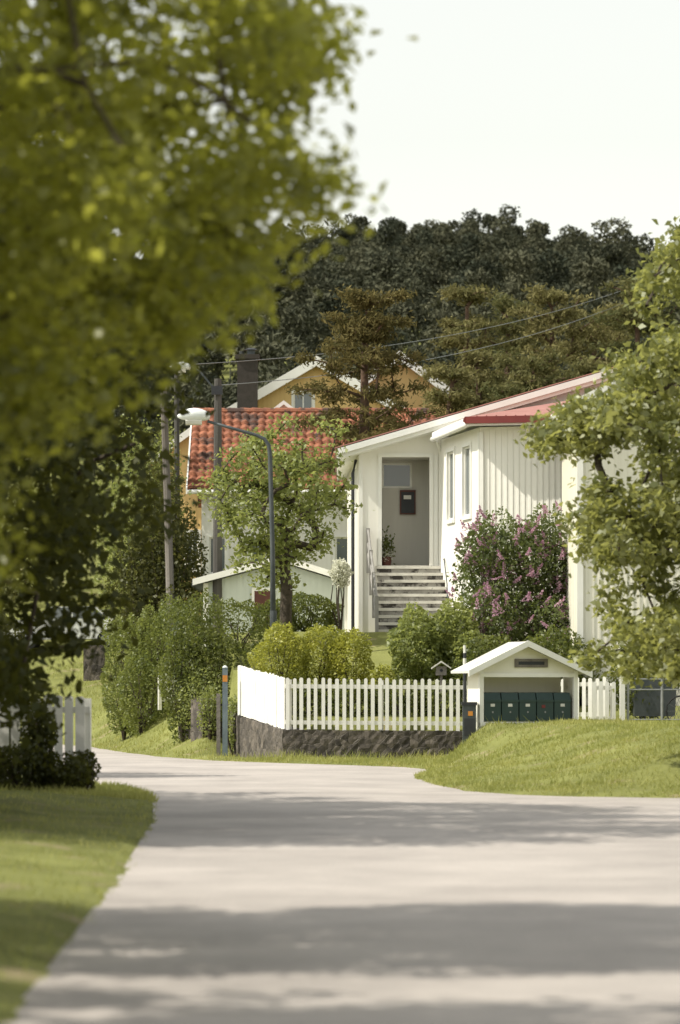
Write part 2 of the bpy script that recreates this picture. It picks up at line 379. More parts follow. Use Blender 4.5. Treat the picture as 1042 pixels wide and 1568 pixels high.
def bush(name,ells,n,size,mat,seed=0,up=.5,depth=.22,asp=.65,ground=True):
    e=bpy.data.objects.new(name,None); scene.collection.objects.link(e)
    if ground:
        el2=[]
        for q in ells:
            g_=gz(q[0],q[1]); lo=q[2]-q[5]; hi=q[2]+q[5]
            if lo>g_: lo=g_
            el2.append((q[0],q[1],(lo+hi)/2,q[3],q[4],(hi-lo)/2))
        ells=el2
    p=bushpts(ells,n,seed,depth); v,f=leaves(p,size,asp,up); mesh_np('foliage',v,f,mat,e)
    mb=MB()
    for q in ells:
        b=(q[0],q[1],gz(q[0],q[1])-.05)
        for i in range(7):
            d=unit(R.normal(size=(1,3)))[0]; d[2]=abs(d[2])
            t=np.array(q[:3])+d*np.array(q[3:6])*.75; m=(np.array(b)+t)/2+R.normal(size=3)*.08
            mb.tube([b,m,t],[.03,.018,.006],5,False)
    mb.obj('stems',BARK,e); return e,p

# ---- big near-left street tree
def profile_pts(n,zlo,zhi,xlo,prof,yc,ry,xc,rxmax,gth):
    zs=[p[0] for p in prof][::-1]; xs=[p[1] for p in prof][::-1]
    out=[]
    while len(out)<n:
        m=4*n; x=R.uniform(xlo,max(xs)+.01,m); z=R.uniform(zlo,zhi,m); y=yc+R.uniform(-ry,ry,m)
        lim=np.interp(z,zs,xs); t=(y-yc)/ry
        lim2=xlo+(lim-xlo)*(1-.22*np.abs(t)**3)+.12*np.sin(z*5+y)
        rad=((z-(zlo+zhi)/2)/((zhi-zlo)/2*1.06))**2*.5+t**2*.8
        gap=np.sin(x*2.1+z*1.3)*np.sin(y*1.7+1)+np.sin(z*2.6-x)*np.sin(y*2.3)
        ok=(x<lim2)&(rad<1.0)&(x>xc-rxmax)&(gap>gth)
        out+=list(np.stack([x,y,z],-1)[ok])
    return np.array(out[:n])
k=21.5
uv=[(-500,60),(-350,250),(-200,430),(-80,500),(0,520),(60,535),(130,505),(190,480),(250,500),(320,530),(380,515),(430,465),(470,370),(510,270),(550,190),(600,120),(700,60),(850,20),(950,-20),(1100,-80)]
prof=[(Z(v,k),X(u,k)) for v,u in uv]
a1=profile_pts(820,2.0,8.3,-6.0,prof,21.2,2.9,-4,2.2,-.75)
tree('street_tree',[(-5.0,22.5,0),(-5.0,22.5,1),(-4.9,22.5,2),(-4.8,22.5,3),(-4.7,22.5,4),(-4.6,22.5,5),(-4.6,22.5,6)],a1,.15,110,.145,.10,L_BIG,sk=220,droop=.08,step=.4,up=1.0)
k=38
uv=[(100,60),(300,180),(480,250),(560,250),(620,228),(700,208),(780,215),(850,225),(900,210),(925,150),(940,100),(985,70),(1010,50),(1060,25),(1120,10)]
prof=[(Z(v,k),X(u,k)) for v,u in uv]
a2=profile_pts(1150,1.5,9.0,-11,prof,40.2,6.4,-7,4.5,-1.0)
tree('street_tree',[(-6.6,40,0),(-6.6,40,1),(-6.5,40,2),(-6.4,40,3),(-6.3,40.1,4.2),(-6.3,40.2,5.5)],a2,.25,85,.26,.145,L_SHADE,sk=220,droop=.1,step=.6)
# unseen trees put in left of the frame to shade the road and grass
def ballpts(n,c,r): 
    d=unit(R.normal(size=(n,3)))*(R.uniform(size=(n,1))**(1/2.4)); return np.array(c)+d*np.array(r)
b3=np.concatenate([ballpts(300,(-6.8,14.2,5.4),(4.0,2.9,3.0)),ballpts(340,(-2.5,11.0,9.2),(6.0,4.6,1.9))])  # second ball is an unseen overhead canopy, added to darken the near road
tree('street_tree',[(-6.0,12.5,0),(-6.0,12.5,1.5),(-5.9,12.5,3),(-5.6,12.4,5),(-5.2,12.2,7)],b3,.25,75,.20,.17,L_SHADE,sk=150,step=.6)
tree('street_tree',[(-9.8,46,0),(-9.8,46,1.5),(-9.7,46,3),(-9.7,46,5)],ballpts(440,(-9.8,46,5.6),(3.6,7.0,4.0)),.22,72,.3,.18,L_SHADE,sk=120,step=.6)  # added out of view, crown widened to shade the left grass
tree('added_shade_tree',[(-7.4,22.5,0),(-7.4,22.5,1),(-7.3,22.5,2.2)],ballpts(190,(-7.4,21.6,3.0),(1.5,4.2,2.0)),.12,75,.25,.15,L_SHADE,sk=80,step=.5)  # low unseen crown added to shade the near verge
tree('added_shade_tree',[(-8.6,35.5,0),(-8.6,35.5,1),(-8.5,35.5,2.2)],ballpts(190,(-8.6,35.8,4.2),(2.0,4.0,2.4)),.14,75,.28,.16,L_SHADE,sk=80,step=.5)  # unseen crown added to shade the verge farther along

# ---- right tree
k=52
uv=[(250,1045),(310,1035),(380,1000),(430,965),(500,955),(560,925),(610,850),(650,815),(700,830),(760,865),(820,880),(870,895),(930,900),(1000,900),(1025,930)]
prof=[(Z(v,k),X(u,k)) for v,u in uv]
zs=[p[0] for p in prof][::-1]; xs=[p[1] for p in prof][::-1]
pts=[]
while len(pts)<480:
    x=R.uniform(2.6,9,2000); z=R.uniform(1.9,9.6,2000); y=52.5+R.uniform(-3,3,2000)
    t=(y-52.5)/3; lim=np.interp(z,zs,xs)+.2*(R.uniform(size=2000))+.8*t**2
    gap=np.sin(x*3+z*1.7)*np.sin(y*1.7+1)+np.sin(z*3-x)
    ok=(x>lim)&(((x-7)/4.2)**2*.3+t**2<1)&(gap>-.5)&((x<6.2)|(R.uniform(size=2000)<.4))
    pts+=list(np.stack([x,y,z],-1)[ok])
a4=np.array(pts[:480])
tree('garden_tree',[(7.2,53,.7),(7.2,53,1.6),(7.1,53,2.5),(7.0,52.9,3.6),(6.9,52.8,5),(6.8,52.7,6.5)],a4,.2,95,.155,.135,L_RIGHT,sk=260,droop=.06,step=.35,up=.9)

# ---- mid round tree
k=86
c=np.array([X(430,k),86,Z(770,k)])
d=unit(R.normal(size=(135,3))); rr=R.uniform(.2,1.05,size=(135,1))**.5*(wob(d*1.3,3.3)[:,None])
a5=c+d*rr*np.array([1.8,1.5,2.1]); a5=a5[~((a5[:,0]>c[0]+.3)&(a5[:,2]<c[2]-.5)&(R.uniform(size=len(a5))<.55))]
base=(X(438,k),86,gz(X(438,k),86)-.1)
tree('maple_tree',[base,(base[0],86,3.6),(base[0]+.02,86,4.1),(base[0]-.02,86,4.6),(base[0]+.05,86,5.2)],a5,.16,68,.19,.13,L_MID,step=.3,droop=.05,rmin=.016,up=.9)

# ---- pines: whorls of limbs carrying flattened needle pads
def pine(name,bx,by,bz,ztop,w,levels,mat,seed,needle=.18,per=60,low=.45,padr=.2,r0=.17,prof=(1.0,.95,.3),npad=4,flat=.5):
    att=[]; zl=bz+(ztop-bz)*low; lean=R.normal()*.15
    for L_ in range(levels):
        t=(L_+R.uniform(-.3,.3))/(levels-1); t=min(max(t,0),1); z=zl+(ztop-zl)*t
        rad=w*np.interp(t,[0,.45,1],prof); nb=R.integers(3,6); a0_=R.uniform(0,6.28)
        for b_ in range(nb):
            a=a0_+6.283*b_/nb+R.normal()*.25; ln=rad*R.uniform(.55,1.2)
            for p_ in range(npad):
                q=ln*(.35+.65*(p_+R.uniform(0,.6))/(npad-.5)); 
                att.append((bx+lean*t+math.cos(a)*q+R.normal()*.1*w,by+math.sin(a)*q,z+.25*q*(1-.4*t)+R.normal()*.06*w-.1))
    att=np.array(att)
    tr=[(bx+lean*(i/12)**2+.06*math.sin(i*.9+seed),by,bz+(ztop-bz)*i/12*.95) for i in range(13)]
    e=bpy.data.objects.new(name,None); scene.collection.objects.link(e)
    mb=MB(); skeleton(mb,tr,att,r0,.5,.02); mb.obj('trunk_and_limbs',PBARK,e,True)
    c=np.repeat(att,per,axis=0)+R.normal(size=(len(att)*per,3))*np.array([padr,padr,padr*flat])
    v,f=leaves(c,needle,.3,.5,.05); mesh_np('needles',v,f,mat,e)
pine('pine_tree',X(548,105),105,3,Z(456,105),2.0,10,NEEDLE,1,per=100,low=.50,needle=.18,padr=.18,r0=.18,prof=(1.1,.9,.4),flat=.5)
for (u,d,vt,w,n) in [(708,150,450,1.9,8),(772,160,470,2.0,8),(842,152,452,2.3,9),(908,157,478,2.4,9),(735,142,545,1.9,7),(825,140,548,2.1,7),(900,142,562,2.0,7),(682,139,572,1.5,6),(975,150,440,2.6,9),(780,138,590,1.7,5),(860,137,602,1.7,5),(648,154,585,1.4,6)]:
    x=X(u,d); pine('pine_tree',x,d,float(H(np.array([x]),np.array([d]))[0]),Z(vt,d),w,n,NEEDLE2,u,needle=.26,per=72,low=.34,padr=.25,r0=.2,prof=(.8,1.1,.5),npad=3,flat=.5)

# ---- forest on hill
fo=bpy.data.objects.new('hillside_forest',None); scene.collection.objects.link(fo)
protos=[]
for s in range(8):
    n=1000; hgt=7.0+R.uniform(-.8,1.2); ells=[]
    for j in range(10):
        zz=R.uniform(.3,.92); a=R.uniform(0,6.28); q_=R.uniform(0,1.7)*(1.15-zz*.9); ells.append((math.cos(a)*q_,math.sin(a)*q_,hgt*zz,R.uniform(.7,1.3),R.uniform(.7,1.3),R.uniform(.55,1.0)))
    P=[]
    for q_i,q in enumerate(ells):
        m=n//10; d=unit(R.normal(size=(m,3))); r=(1-np.abs(R.normal(size=m))*.2)*wob(d,s+q_i)
        P.append(np.array(q[:3])+d*r[:,None]*np.array(q[3:6]))
    P=np.concatenate(P); v,f=leaves(P,.46,.42,.7)
    mb=MB(); mb.tube([(0,0,-1),(0,0,hgt*.8)],[.16,.05],5)
    b=len(v)
    me2=bpy.data.meshes.new('forest_crown'); me2.from_pydata(v.tolist()+mb.v,[],f.tolist()+[tuple(b+i for i in ff) for ff in mb.f]); me2.materials.append(FOREST)
    protos.append(me2)
y=172.; cnt=0
while y<512:
    sp=4.6; half=.12*y+11; xx=-half+R.uniform(0,3); row=[]
    while xx<half:
        row.append((xx+R.normal()*.8,y+R.normal()*1.8)); xx+=sp*R.uniform(.55,1.15)
    rx=np.array([p[0] for p in row]); ry=np.array([p[1] for p in row]); rz=H(rx,ry)
    for q in range(len(row)):
        o=bpy.data.objects.new('forest_tree_crown',protos[random.randrange(8)]); scene.collection.objects.link(o); o.parent=fo
        o.location=(rx[q],ry[q],rz[q]-.4); sc=random.uniform(.72,1.3)*(.85 if y<260 else 1); o.scale=(sc,sc,sc*random.uniform(.85,1.15)); o.rotation_euler=(0,0,random.uniform(0,6.28)); cnt+=1
    y+=sp*1.6
print('forest',cnt)

# ---- bushes
def E(u,v,d,ru,rv,ry=None):
    kk=d/F; return (X(u,d),d,Z(v,d),ru*kk,(ry if ry else ru*kk),rv*kk)
bush('boxwood_hedge',[E(432,1005,78.6,45,50,.7),E(490,1003,78.9,48,44,.7),E(535,1008,78.6,38,42,.6),E(585,1040,78,22,22,.4)],16000,.07,L_HEDGE,1,up=.9,depth=.16)
bush('garden_shrub',[E(300,965,83,55,58,.9),E(365,960,84.5,60,46,.9),E(280,1000,82.6,36,42,.6),E(330,1000,82.5,60,35,.6)],17000,.075,L_SHRUB,2,depth=.15)
bush('garden_shrub',[E(470,945,89,52,36,.8),E(420,950,88.5,35,30,.6)],7000,.08,L_SHRUB,3,depth=.15)
bush('garden_hedge',[E(190,1005,92,36,68,.9),E(235,985,91.5,36,62,.9),E(215,1045,90.5,40,50,.8),E(262,960,93,35,45,.8)],20000,.075,L_HEDGER,4,depth=.14)
bush('flowering_shrub',[E(640,985,79.6,46,55,.8),E(690,975,80,45,50,.8),E(715,1010,79.4,38,42,.6)],13000,.10,L_MID,5,up=.9)
bush('dark_shrub',[E(850,1000,78,60,40,.7),E(760,1010,78.5,60,40,.6)],7000,.09,L_SHRUB,6)
bush('dark_shrub',[E(985,1000,75.5,60,28,.6)],3000,.09,L_SHRUB,8)
bush('garden_undergrowth',[E(470,1085,77.2,45,42,.35),E(540,1085,77.2,50,42,.35),E(610,1085,77.2,50,42,.35),E(680,1083,77.2,50,42,.35)],12000,.075,L_SHRUB,18,depth=.15)
bush('bank_ivy',[E(310,1050,82,38,28,.5),E(322,1085,81,22,38,.35),E(290,1075,83,25,30,.5),E(358,1100,79.8,12,40,.3)],6000,.065,L_MID,9,depth=.3)
bush('backyard_tree',[E(245,790,106,58,95,1.1),E(205,860,106,45,70,1.0),E(285,830,107,35,60,1),E(240,700,107,42,50,.9)],13000,.13,L_DARKT,10,depth=.35)
bush('backyard_tree',[E(205,760,112,70,110,1.4),E(250,670,113,36,36,.9)],9000,.14,L_MID,11,depth=.35)
bush('backyard_shrub',[E(285,940,100,60,50,1),E(190,915,118,35,40,1.2),E(40,930,128,60,70,1.4),E(0,850,128,80,130,1.4)],12000,.12,L_DARKT,12)
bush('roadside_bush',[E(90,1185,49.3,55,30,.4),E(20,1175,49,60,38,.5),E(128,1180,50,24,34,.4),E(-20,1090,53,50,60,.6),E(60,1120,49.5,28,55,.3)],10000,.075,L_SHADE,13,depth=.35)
bush('blossom_shrub',[E(522,878,88.5,17,24,.35)],1500,.075,BLOSSOM,14,depth=.4,ground=False)
bush('garden_thicket',[E(0,1000,64,55,100,1.0),E(-60,900,62,80,160,1.2)],9000,.11,L_DARKT,15,depth=.4)
le,lp=bush('lilac_bush',[E(790,890,82,95,112,1.3),E(745,850,81.5,48,52,.9),E(835,860,81.8,62,80,1.0),E(750,950,80.8,62,58,.9),E(835,960,81,62,52,.9)],18000,.095,L_LILAC,16,depth=.3,ground=False)
fl=[]
for q in lp[R.choice(len(lp),2200,replace=False)]:
    if len(fl)>=190: break
    if q[1]<81.8: fl.append(q+np.array([0,-.14,.05]))
pp=[]
for q in fl:
    m=55; sc=R.uniform(.7,1.25); t=R.uniform(0,1,m); ang=R.uniform(0,6.28,m); r=.09*sc*(1-t*.85)*np.sqrt(R.uniform(0,1,m)); ax=unit((R.normal(size=(1,3))*.5+np.array([0,-.3,1.0])))[0]
    p=q+ax*(t*.26*sc)[:,None]; p[:,0]+=np.cos(ang)*r; p[:,1]+=np.sin(ang)*r; pp.append(p)
v,f=leaves(np.concatenate(pp),.042,.9,.2); mesh_np('flower_panicles',v,f,FLOWER,le)

# ---- grass blades
def scatter(n,x0,x1,y0,y1,cond,h,w):
    px=R.uniform(x0,x1,n); py=R.uniform(y0,y1,n); s=sdist(px,py); ok=(s>-.06)&cond(px,py)
    cl=(np.sin(px*2.3+py*.7)*np.sin(py*1.9-px)+R.normal(size=n)*.6)>-.25
    ok&=cl; return blades(px[ok],py[ok],h,w)
vs=[];fs=[];off=0
for args in [(90000,1,9,49.6,76,lambda x,y:x>1.2,.07,.02),(24000,-8,-1.4,12,50,lambda x,y:x<-1,.07,.014),(26000,-3,2.8,69,76,lambda x,y:y<75.9,.09,.018),(45000,-11,-2.4,76,115,lambda x,y:(x<np.interp(y,[76,79.5,81.5,95],[-1.2,-2.35,-3,-3.4])),.1,.025),(14000,-5,-2,48,56,lambda x,y:x<0,.1,.02),
    (4000,1,9,49.6,76,lambda x,y:(x>1.2)&(np.sin(x*1.7+y)>.2),.17,.022),(1500,-3,2.8,74.8,76,lambda x,y:y<75.85,.2,.022)]:
    v,f=scatter(*args); vs.append(v); fs.append(f+off); off+=len(v)
mesh_np('grass',np.concatenate(vs),np.concatenate(fs),BLADE)

# ------------------------------------------------ main white house
g=Group('white_house')
W=g.part('board_walls',WHITE); T=g.part('trim',WHITE2)
zf=Z(866,90)
al=(.22,98); a0=(X(550,90),90); a1p=(2.6,90); bc=(3.48,85); br=(7.2,84.1)
rk=lambda x: 7.62+.29*(x+.07)
wl=wall(W,al,a0,2.2,rk(.2),rk(.5),[(6.2,7.2,6.5,7.5)])
window(g,wl,(6.2,7.2,6.5,7.5))
o0=X(585,90)-a0[0]; o1=X(658,90)-a0[0]; OZ=Z(700,90)
wf=wall(W,a0,a1p,2.2,rk(a0[0]),rk(a1p[0]),[(o0,o1,zf,OZ)],reveal=False,bat=False)
for o_ in (o0-.1,o1,0.0,wf.L-.12):
    dr=o_ in (o0-.1,o1)
    wf.box(T,o_,o_+.10,.003,.03,zf if dr else 2.3,OZ+.1 if dr else rk(a0[0])-.02)
wf.box(T,o0,o1,.003,.03,OZ,OZ+.1)
rd=1.3; G=g.part('porch_lining',GREYW); x0=a0[0]+o0; x1=a0[0]+o1
fb=wall(G,(x0,90+rd),(x1,90+rd),zf,OZ,OZ,[(.02,.82,Z(748,91.5),Z(710,91.5))],pitch=.12)
fb.box(g.part('porch_window_blind',CURT),.06,.78,-.066,-.05,Z(747,91.5),Z(711,91.5)); window(g,fb,(.02,.82,Z(748,91.5),Z(710,91.5)),rev=.07,mull=0,trim=False)
wall(G,(x0,90),(x0,90+rd),zf,OZ,OZ,bat=False); wall(G,(x1,90+rd),(x1,90),zf,OZ,OZ,bat=False)
G.box(x0,x1,90.0,90+rd,OZ,OZ+.05); g.part('porch_floor',CONC).box(x0-.05,x1+.05,89.98,90+rd,zf-.12,zf)
fb.box(g.part('notice_frame',BROWN),.50,.92,.03,.07,Z(789,91.7),Z(752,91.7)); fb.box(g.part('notice_panel',DARK),.535,.885,.07,.085,Z(787,91.7),Z(755,91.7))
fb.box(g.part('notice_label',LABEL),.60,.80,.086,.09,Z(766,91.7),Z(760,91.7))
wz=(Z(795,88),Z(690,88)); Lb=Fr(a1p,bc).L
ops=[(Lb*.24,Lb*.40,*wz),(Lb*.62,Lb*.80,*wz)]
fB=wall(W,a1p,bc,2.2,8.15,8.12,ops,bat=False)
for o in ops: window(g,fB,o,mull=0)
fF=wall(W,bc,br,2.2,8.12,8.12,pitch=.15)
fF.box(T,0,.1,.024,.05,2.4,8.0); fB.box(T,Lb-.1,Lb,.003,.03,2.4,8.0)
fF.box(g.part('foundation',CONC),-.02,fF.L,.0,.06,2.0,3.6); fB.box(g.part('foundation',CONC),0,Lb-.02,.0,.05,2.0,3.55)
wall(W,br,(7.2,99),2.2,8.2,8.2,bat=False)
RT=g.part('roof_deck',WHITE2); RS=g.part('roof_sheet',PINKM)
def ra(x): return 7.88+.29*(x+.07)
xl_,xr_,xe=-.09,7.3,14
RT.slab([(xl_,89.3,ra(xl_)),(xr_,89.3,ra(xr_)),(xr_,99,ra(xr_)),(xl_,99,ra(xl_))],.26)
RT.slab([(xr_,89.3,ra(xr_)),(xe,89.3,ra(xr_)-.29*(xe-xr_)),(xe,99,ra(xr_)-.29*(xe-xr_)),(xr_,99,ra(xr_))],.26)
RS.slab([(xl_-.05,89.22,ra(xl_)+.04),(xr_,89.22,ra(xr_)+.05),(xr_,99,ra(xr_)+.05),(xl_-.05,99,ra(xl_)+.04)],.025)
RT.slab([(xl_+.0,89.17,ra(xl_)+.0),(xr_,89.17,ra(xr_)+.0),(xr_,89.29,ra(xr_)+.0),(xl_+.0,89.29,ra(xl_)+.0)],.16)
wall(W,(2.6,89.7),(7.3,89.7),7.9,ra(2.6)-.25,ra(7.3)-.25,bat=False)
el=(X(716,84.4),84.4); er=(7.4,83.5)
q=[(el[0],el[1],8.33),(er[0],er[1],8.33),(7.4,89.6,9.40),(3.25,89.6,8.6)]
RT.slab([(a,b,c-.025) for a,b,c in q],.2)
RS.slab(q,.02)
for i in range(1,18):
    t=i/18; A=Vector(q[0]).lerp(Vector(q[1]),t); B=Vector(q[3]).lerp(Vector(q[2]),t)
    RS.tube([A+Vector((0,0,.015)),B+Vector((0,0,.015))],.02,5)
fe=Fr(el,er); fe.box(g.part('red_fascia',REDM),-.02,fe.L,.002,.10,8.16,8.33)
g.part('gutter',WHITE2).tube([(el[0]-.03,el[1],8.13),(2.42,89.2,8.12)],.075,8)
RT.slab([(el[0],el[1],8.32),(3.25,89.2,8.35),(2.40,89.25,8.3),(el[0]-.02,el[1]-.0,8.3)],.14)
g.part('red_fascia',REDM).tube([(el[0]-.02,el[1]-.08,8.25),(el[0]+.01,el[1]+1.2,8.27)],.09,6)
g.part('downpipe',DARK).tube([(a0[0]-.08,90.3,7.65),(a0[0]-.16,90.1,7.3),(a0[0]-.16,90.1,3.1)],.045,8)
g.part('downpipe_white',WHITE2).tube([(2.55,89.5,8.1),(2.66,89.85,7.8),(2.66,89.85,3.1)],.04,8)
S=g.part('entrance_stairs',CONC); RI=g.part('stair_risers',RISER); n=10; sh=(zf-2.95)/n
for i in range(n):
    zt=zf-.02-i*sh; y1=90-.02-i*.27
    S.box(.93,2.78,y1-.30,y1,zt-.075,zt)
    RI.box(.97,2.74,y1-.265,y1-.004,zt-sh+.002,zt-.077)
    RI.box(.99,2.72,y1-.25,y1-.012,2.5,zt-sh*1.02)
rl=g.part('stair_railing',RAILG)
for (xx) in (.74,):
    p0=(xx,89.9,zf+.95); p1=(xx+.2,87.1,3.95)
    for dz in (0,-.35,-.62):
        rl.tube([(p0[0],p0[1],p0[2]+dz),(p1[0],p1[1],p1[2]+dz)],.03,6)
    for t in (0,.33,.66,1):
        a=Vector(p0).lerp(Vector(p1),t); rl.box(a.x-.045,a.x+.045,a.y-.045,a.y+.045,a.z-1.15,a.z+.03)
g.part('stair_handrail',STEEL).tube([(2.7,89.9,zf+.1),(2.72,89.2,zf+.15),(2.76,88,zf-.55),(2.76,87.3,zf-1.3)],.016,6)
g.done(('gutter',))
g=Group('potted_plant'); px,py=X(592,90.6),90.5
g.part('pot',BROWN).tube([(px,py,zf),(px,py,zf+.25)],[.11,.15],12)
v,f=leaves(np.array([px,py,zf+.5])+R.normal(size=(260,3))*np.array([.1,.1,.16]),.09); mesh_np('leaves',v,f,L_SHRUB,g.e)
v,f=leaves(np.array([px+.03,py-.1,zf+.3])+R.normal(size=(60,3))*np.array([.08,.05,.1]),.06); mesh_np('flowers',v,f,BLOSSOM,g.e); g.done()

# ------------------------------------------------ other houses
def gable_house(name,xl,xp,xr,y,depth,zb,ze,zp,mat,roofmat,ov=.35,ops=(),ft=.16,trimmat=WHITE2,pitch=.18,lo=.45):
    g=Group(name); W=g.part('board_walls',mat)
    s1=(zp-ze)/(xp-xl)
    for (a,b,za,zb_) in ((xl,xp,ze,zp),(xp,xr,zp,ze)):
        oo=[(o[0]-a,o[1]-a,o[2],o[3]) for o in ops if a<=o[0] and o[1]<=b]
        f=wall(W,(a,y),(b,y),zb,za-.02,zb_-.02,oo,pitch=pitch)
        for o in oo: window(g,f,o)
    wall(W,(xl,y+depth),(xl,y),zb,ze,ze,pitch=pitch); wall(W,(xr,y),(xr,y+depth),zb,ze,ze,pitch=pitch)
    f=Fr((xl,y),(xr,y)); 
    f.box(g.part('corner_boards',trimmat),0,.14,.025,.05,zb,ze); f.box(g.part('corner_boards',trimmat),f.L-.14,f.L,.025,.05,zb,ze)
    D=g.part('roof',roofmat); B=g.part('barge_boards',trimmat)
    zl=ze-s1*lo; s2=(zp-ze)/(xr-xp); zr=ze-s2*lo
    D.slab([(xl-lo,y-ov,zl+.14),(xp,y-ov,zp+.14),(xp,y+depth+ov,zp+.14),(xl-lo,y+depth+ov,zl+.14)],.14)
    D.slab([(xp,y-ov,zp+.14),(xr+lo,y-ov,zr+.14),(xr+lo,y+depth+ov,zr+.14),(xp,y+depth+ov,zp+.14)],.14)
    B.slab([(xl-lo,y-ov-.05,zl+.19),(xp,y-ov-.05,zp+.19),(xp,y-ov-.003,zp+.19),(xl-lo,y-ov-.003,zl+.19)],ft+.08)
    B.slab([(xp,y-ov-.05,zp+.19),(xr+lo,y-ov-.05,zr+.19),(xr+lo,y-ov-.003,zr+.19),(xp,y-ov-.003,zp+.19)],ft+.08)
    D.slab([(xl-lo-.03,y-ov,zl+.12),(xl-lo,y-ov,zl+.12),(xl-lo,y+depth+ov,zl+.12),(xl-lo-.03,y+depth+ov,zl+.12)],.14)
    return g
d=140
g=gable_house('yellow_house',X(360,d),X(485,d),X(610,d),d,5.5,6,Z(626,d),Z(553,d),YELLOW,TILE,ft=.34,ops=[(X(450,d),X(480,d)-.02,Z(640,d),Z(600,d))])
C=g.part('chimney',BRICK); C.box(X(363,138),X(394,138),138.4,139.2,10,Z(548,138)); C.box(X(360,138),X(397,138),138.3,139.3,Z(548,138),Z(541,138))
g.part('flue_pipe',STEEL).tube([(X(384,138),138.8,Z(541,138)),(X(384,138),138.8,Z(531,138))],.16,10); g.part('flue_cap',DARK).tube([(X(384,138),138.8,Z(533,138)),(X(384,138),138.8,Z(530,138))],[.3,.1],10)
g.part('flue_cap',DARK).tube([(X(370,138),138.8,Z(541,138)),(X(370,138),138.8,Z(535,138))],.1,8); g.done()
d=147
gable_house('yellow_house',X(535,d),X(612,d),X(690,d),d,7,8,Z(602,d),Z(545,d),YELLOW,TILE,ft=.34).done()
d=122
gable_house('yellow_house',X(250,d),X(330,d),X(410,d),d,8,3.4,Z(694,d),Z(632,d)-.1,YELLOW,TILE,ft=.2,ops=[(X(286,d),X(304,d),Z(872,d),Z(815,d))]).done()
d=78.2
g=gable_house('white_house',5.43,9.8,14,d,5.2,1.0,8.05,10.2,CREAM,PINKM,ft=.2,ov=.45,lo=.5,ops=[(6.6,7.6,4.6,6.0),(7.9,8.9,4.6,6.0)],pitch=.15)
fq=Fr((5.43,d),(14,d)); fq.box(g.part('foundation',CONC),0,8.5,.0,.05,.8,2.0)
g.part('gutter',WHITE2).tube([(4.88,77.7,7.82),(4.88,83.4,7.82)],.07,8); g.done()
d=98
g=gable_house('garden_shed',X(312,d),X(432,d),X(535,d),d,5,2.8,Z(893,d),Z(861,d),GREENW,DARK,ft=.1,ov=.3,lo=.3)
fs_=Fr((X(312,d),d),(X(535,d),d)); dx=X(390,d)-X(312,d)
fs_.box(g.part('door',BROWN),dx,dx+.5,.026,.06,3.0,Z(905,d)); fs_.box(g.part('door_frame',WHITE2),dx-.08,dx,.026,.08,3.0,Z(900,d)); fs_.box(g.part('door_frame',WHITE2),dx+.5,dx+.58,.026,.08,3.0,Z(900,d)); fs_.box(g.part('door_frame',WHITE2),dx,dx+.5,.026,.08,Z(905,d),Z(900,d)); g.done()
# tiled-roof house
g=Group('tiled_roof_house'); W=g.part('board_walls',WHITE)
hx0,hx1=-4.55,2.9; ze=Z(742,112)
ops=[(1.6,2.6,5.2,6.6),(4.4,5.4,5.2,6.6),(.25,.8,5.4,6.6)]
f=wall(W,(hx0,112.4),(hx1,112.4),3,ze,ze,ops)
for o in ops: window(g,f,o)
wall(W,(hx0,119.8),(hx0,112.4),3,ze,ze); wall(W,(hx1,112.4),(hx1,119.8),3,ze,ze)
zr=Z(632,116); 
W.add([(hx0,112.4,ze),(hx0,119.8,ze),(hx0,116.1,zr-.1)],[(0,1,2)]); W.add([(hx1,112.4,ze),(hx1,119.8,ze),(hx1,116.1,zr-.1)],[(0,1,2)])
rx0,rx1=-5.0,3.3; nt=int((rx1-rx0)/.27); nc=12
us=np.linspace(0,nt,nt*8+1); vs_=[]
for c_ in range(nc):
    for t in (0,.02,.5,.98): vs_.append((c_+t)/nc)
vs_=np.array(vs_)
ph=us%1; wave=.05*np.abs(np.sin(np.pi*ph))**.8
saw=np.array([ (.13 if (i%4)!=0 else 0.0)*(1-((v*nc)%1)*.9) for i,v in enumerate(vs_)])
A=np.array([0,111.85,ze-.18]); B=np.array([0,116.1,zr])
nrm=np.cross([1,0,0],unit(B-A)); 
V=[]
for j,v in enumerate(vs_):
    p=A+(B-A)*v
    for i,u in enumerate(us):
        q=p+nrm*(wave[i]+saw[j]+.006*math.sin(u*3.1+v*9)); V.append((rx0+(rx1-rx0)*u/nt,q[1],q[2]-.03*(1 if saw[j]>.05 else 0)*abs(math.cos(math.pi*u))))
V=np.array(V); nu=len(us); i=np.arange(nu-1); j=np.arange(len(vs_)-1); a=(j[:,None]*nu+i[None,:]).ravel()
mesh_np('roof_tiles',V,np.stack([a,a+1,a+nu+1,a+nu],-1),TILE,g.e)
g.part('roof_underlay',BRICK).slab([(rx0,111.85,ze-.2),(rx1,111.85,ze-.2),(rx1,116.1,zr-.02),(rx0,116.1,zr-.02)],.12)
g.part('roof_back',TILE).slab([(rx0,116.1,zr),(rx1,116.1,zr),(rx1,120.3,ze-.2),(rx0,120.3,ze-.2)],.12)
n_=int((rx1-rx0)/.4)
for i in range(n_):
    xa=rx0+i*.4; g.part('ridge_tiles',TILE).tube([(xa,116.1,zr+.05),(xa+.43,116.1,zr+.05)],[.14,.11],8)
g.part('barge_boards',WHITE2).slab([(rx0-.05,111.8,ze-.1),(rx0-.003,111.8,ze-.1),(rx0-.003,116.1,zr+.1),(rx0-.05,116.1,zr+.1)],.22)
g.part('gutter',WHITE2).tube([(rx0,111.78,ze-.25),(rx1,111.78,ze-.25)],.07,8)
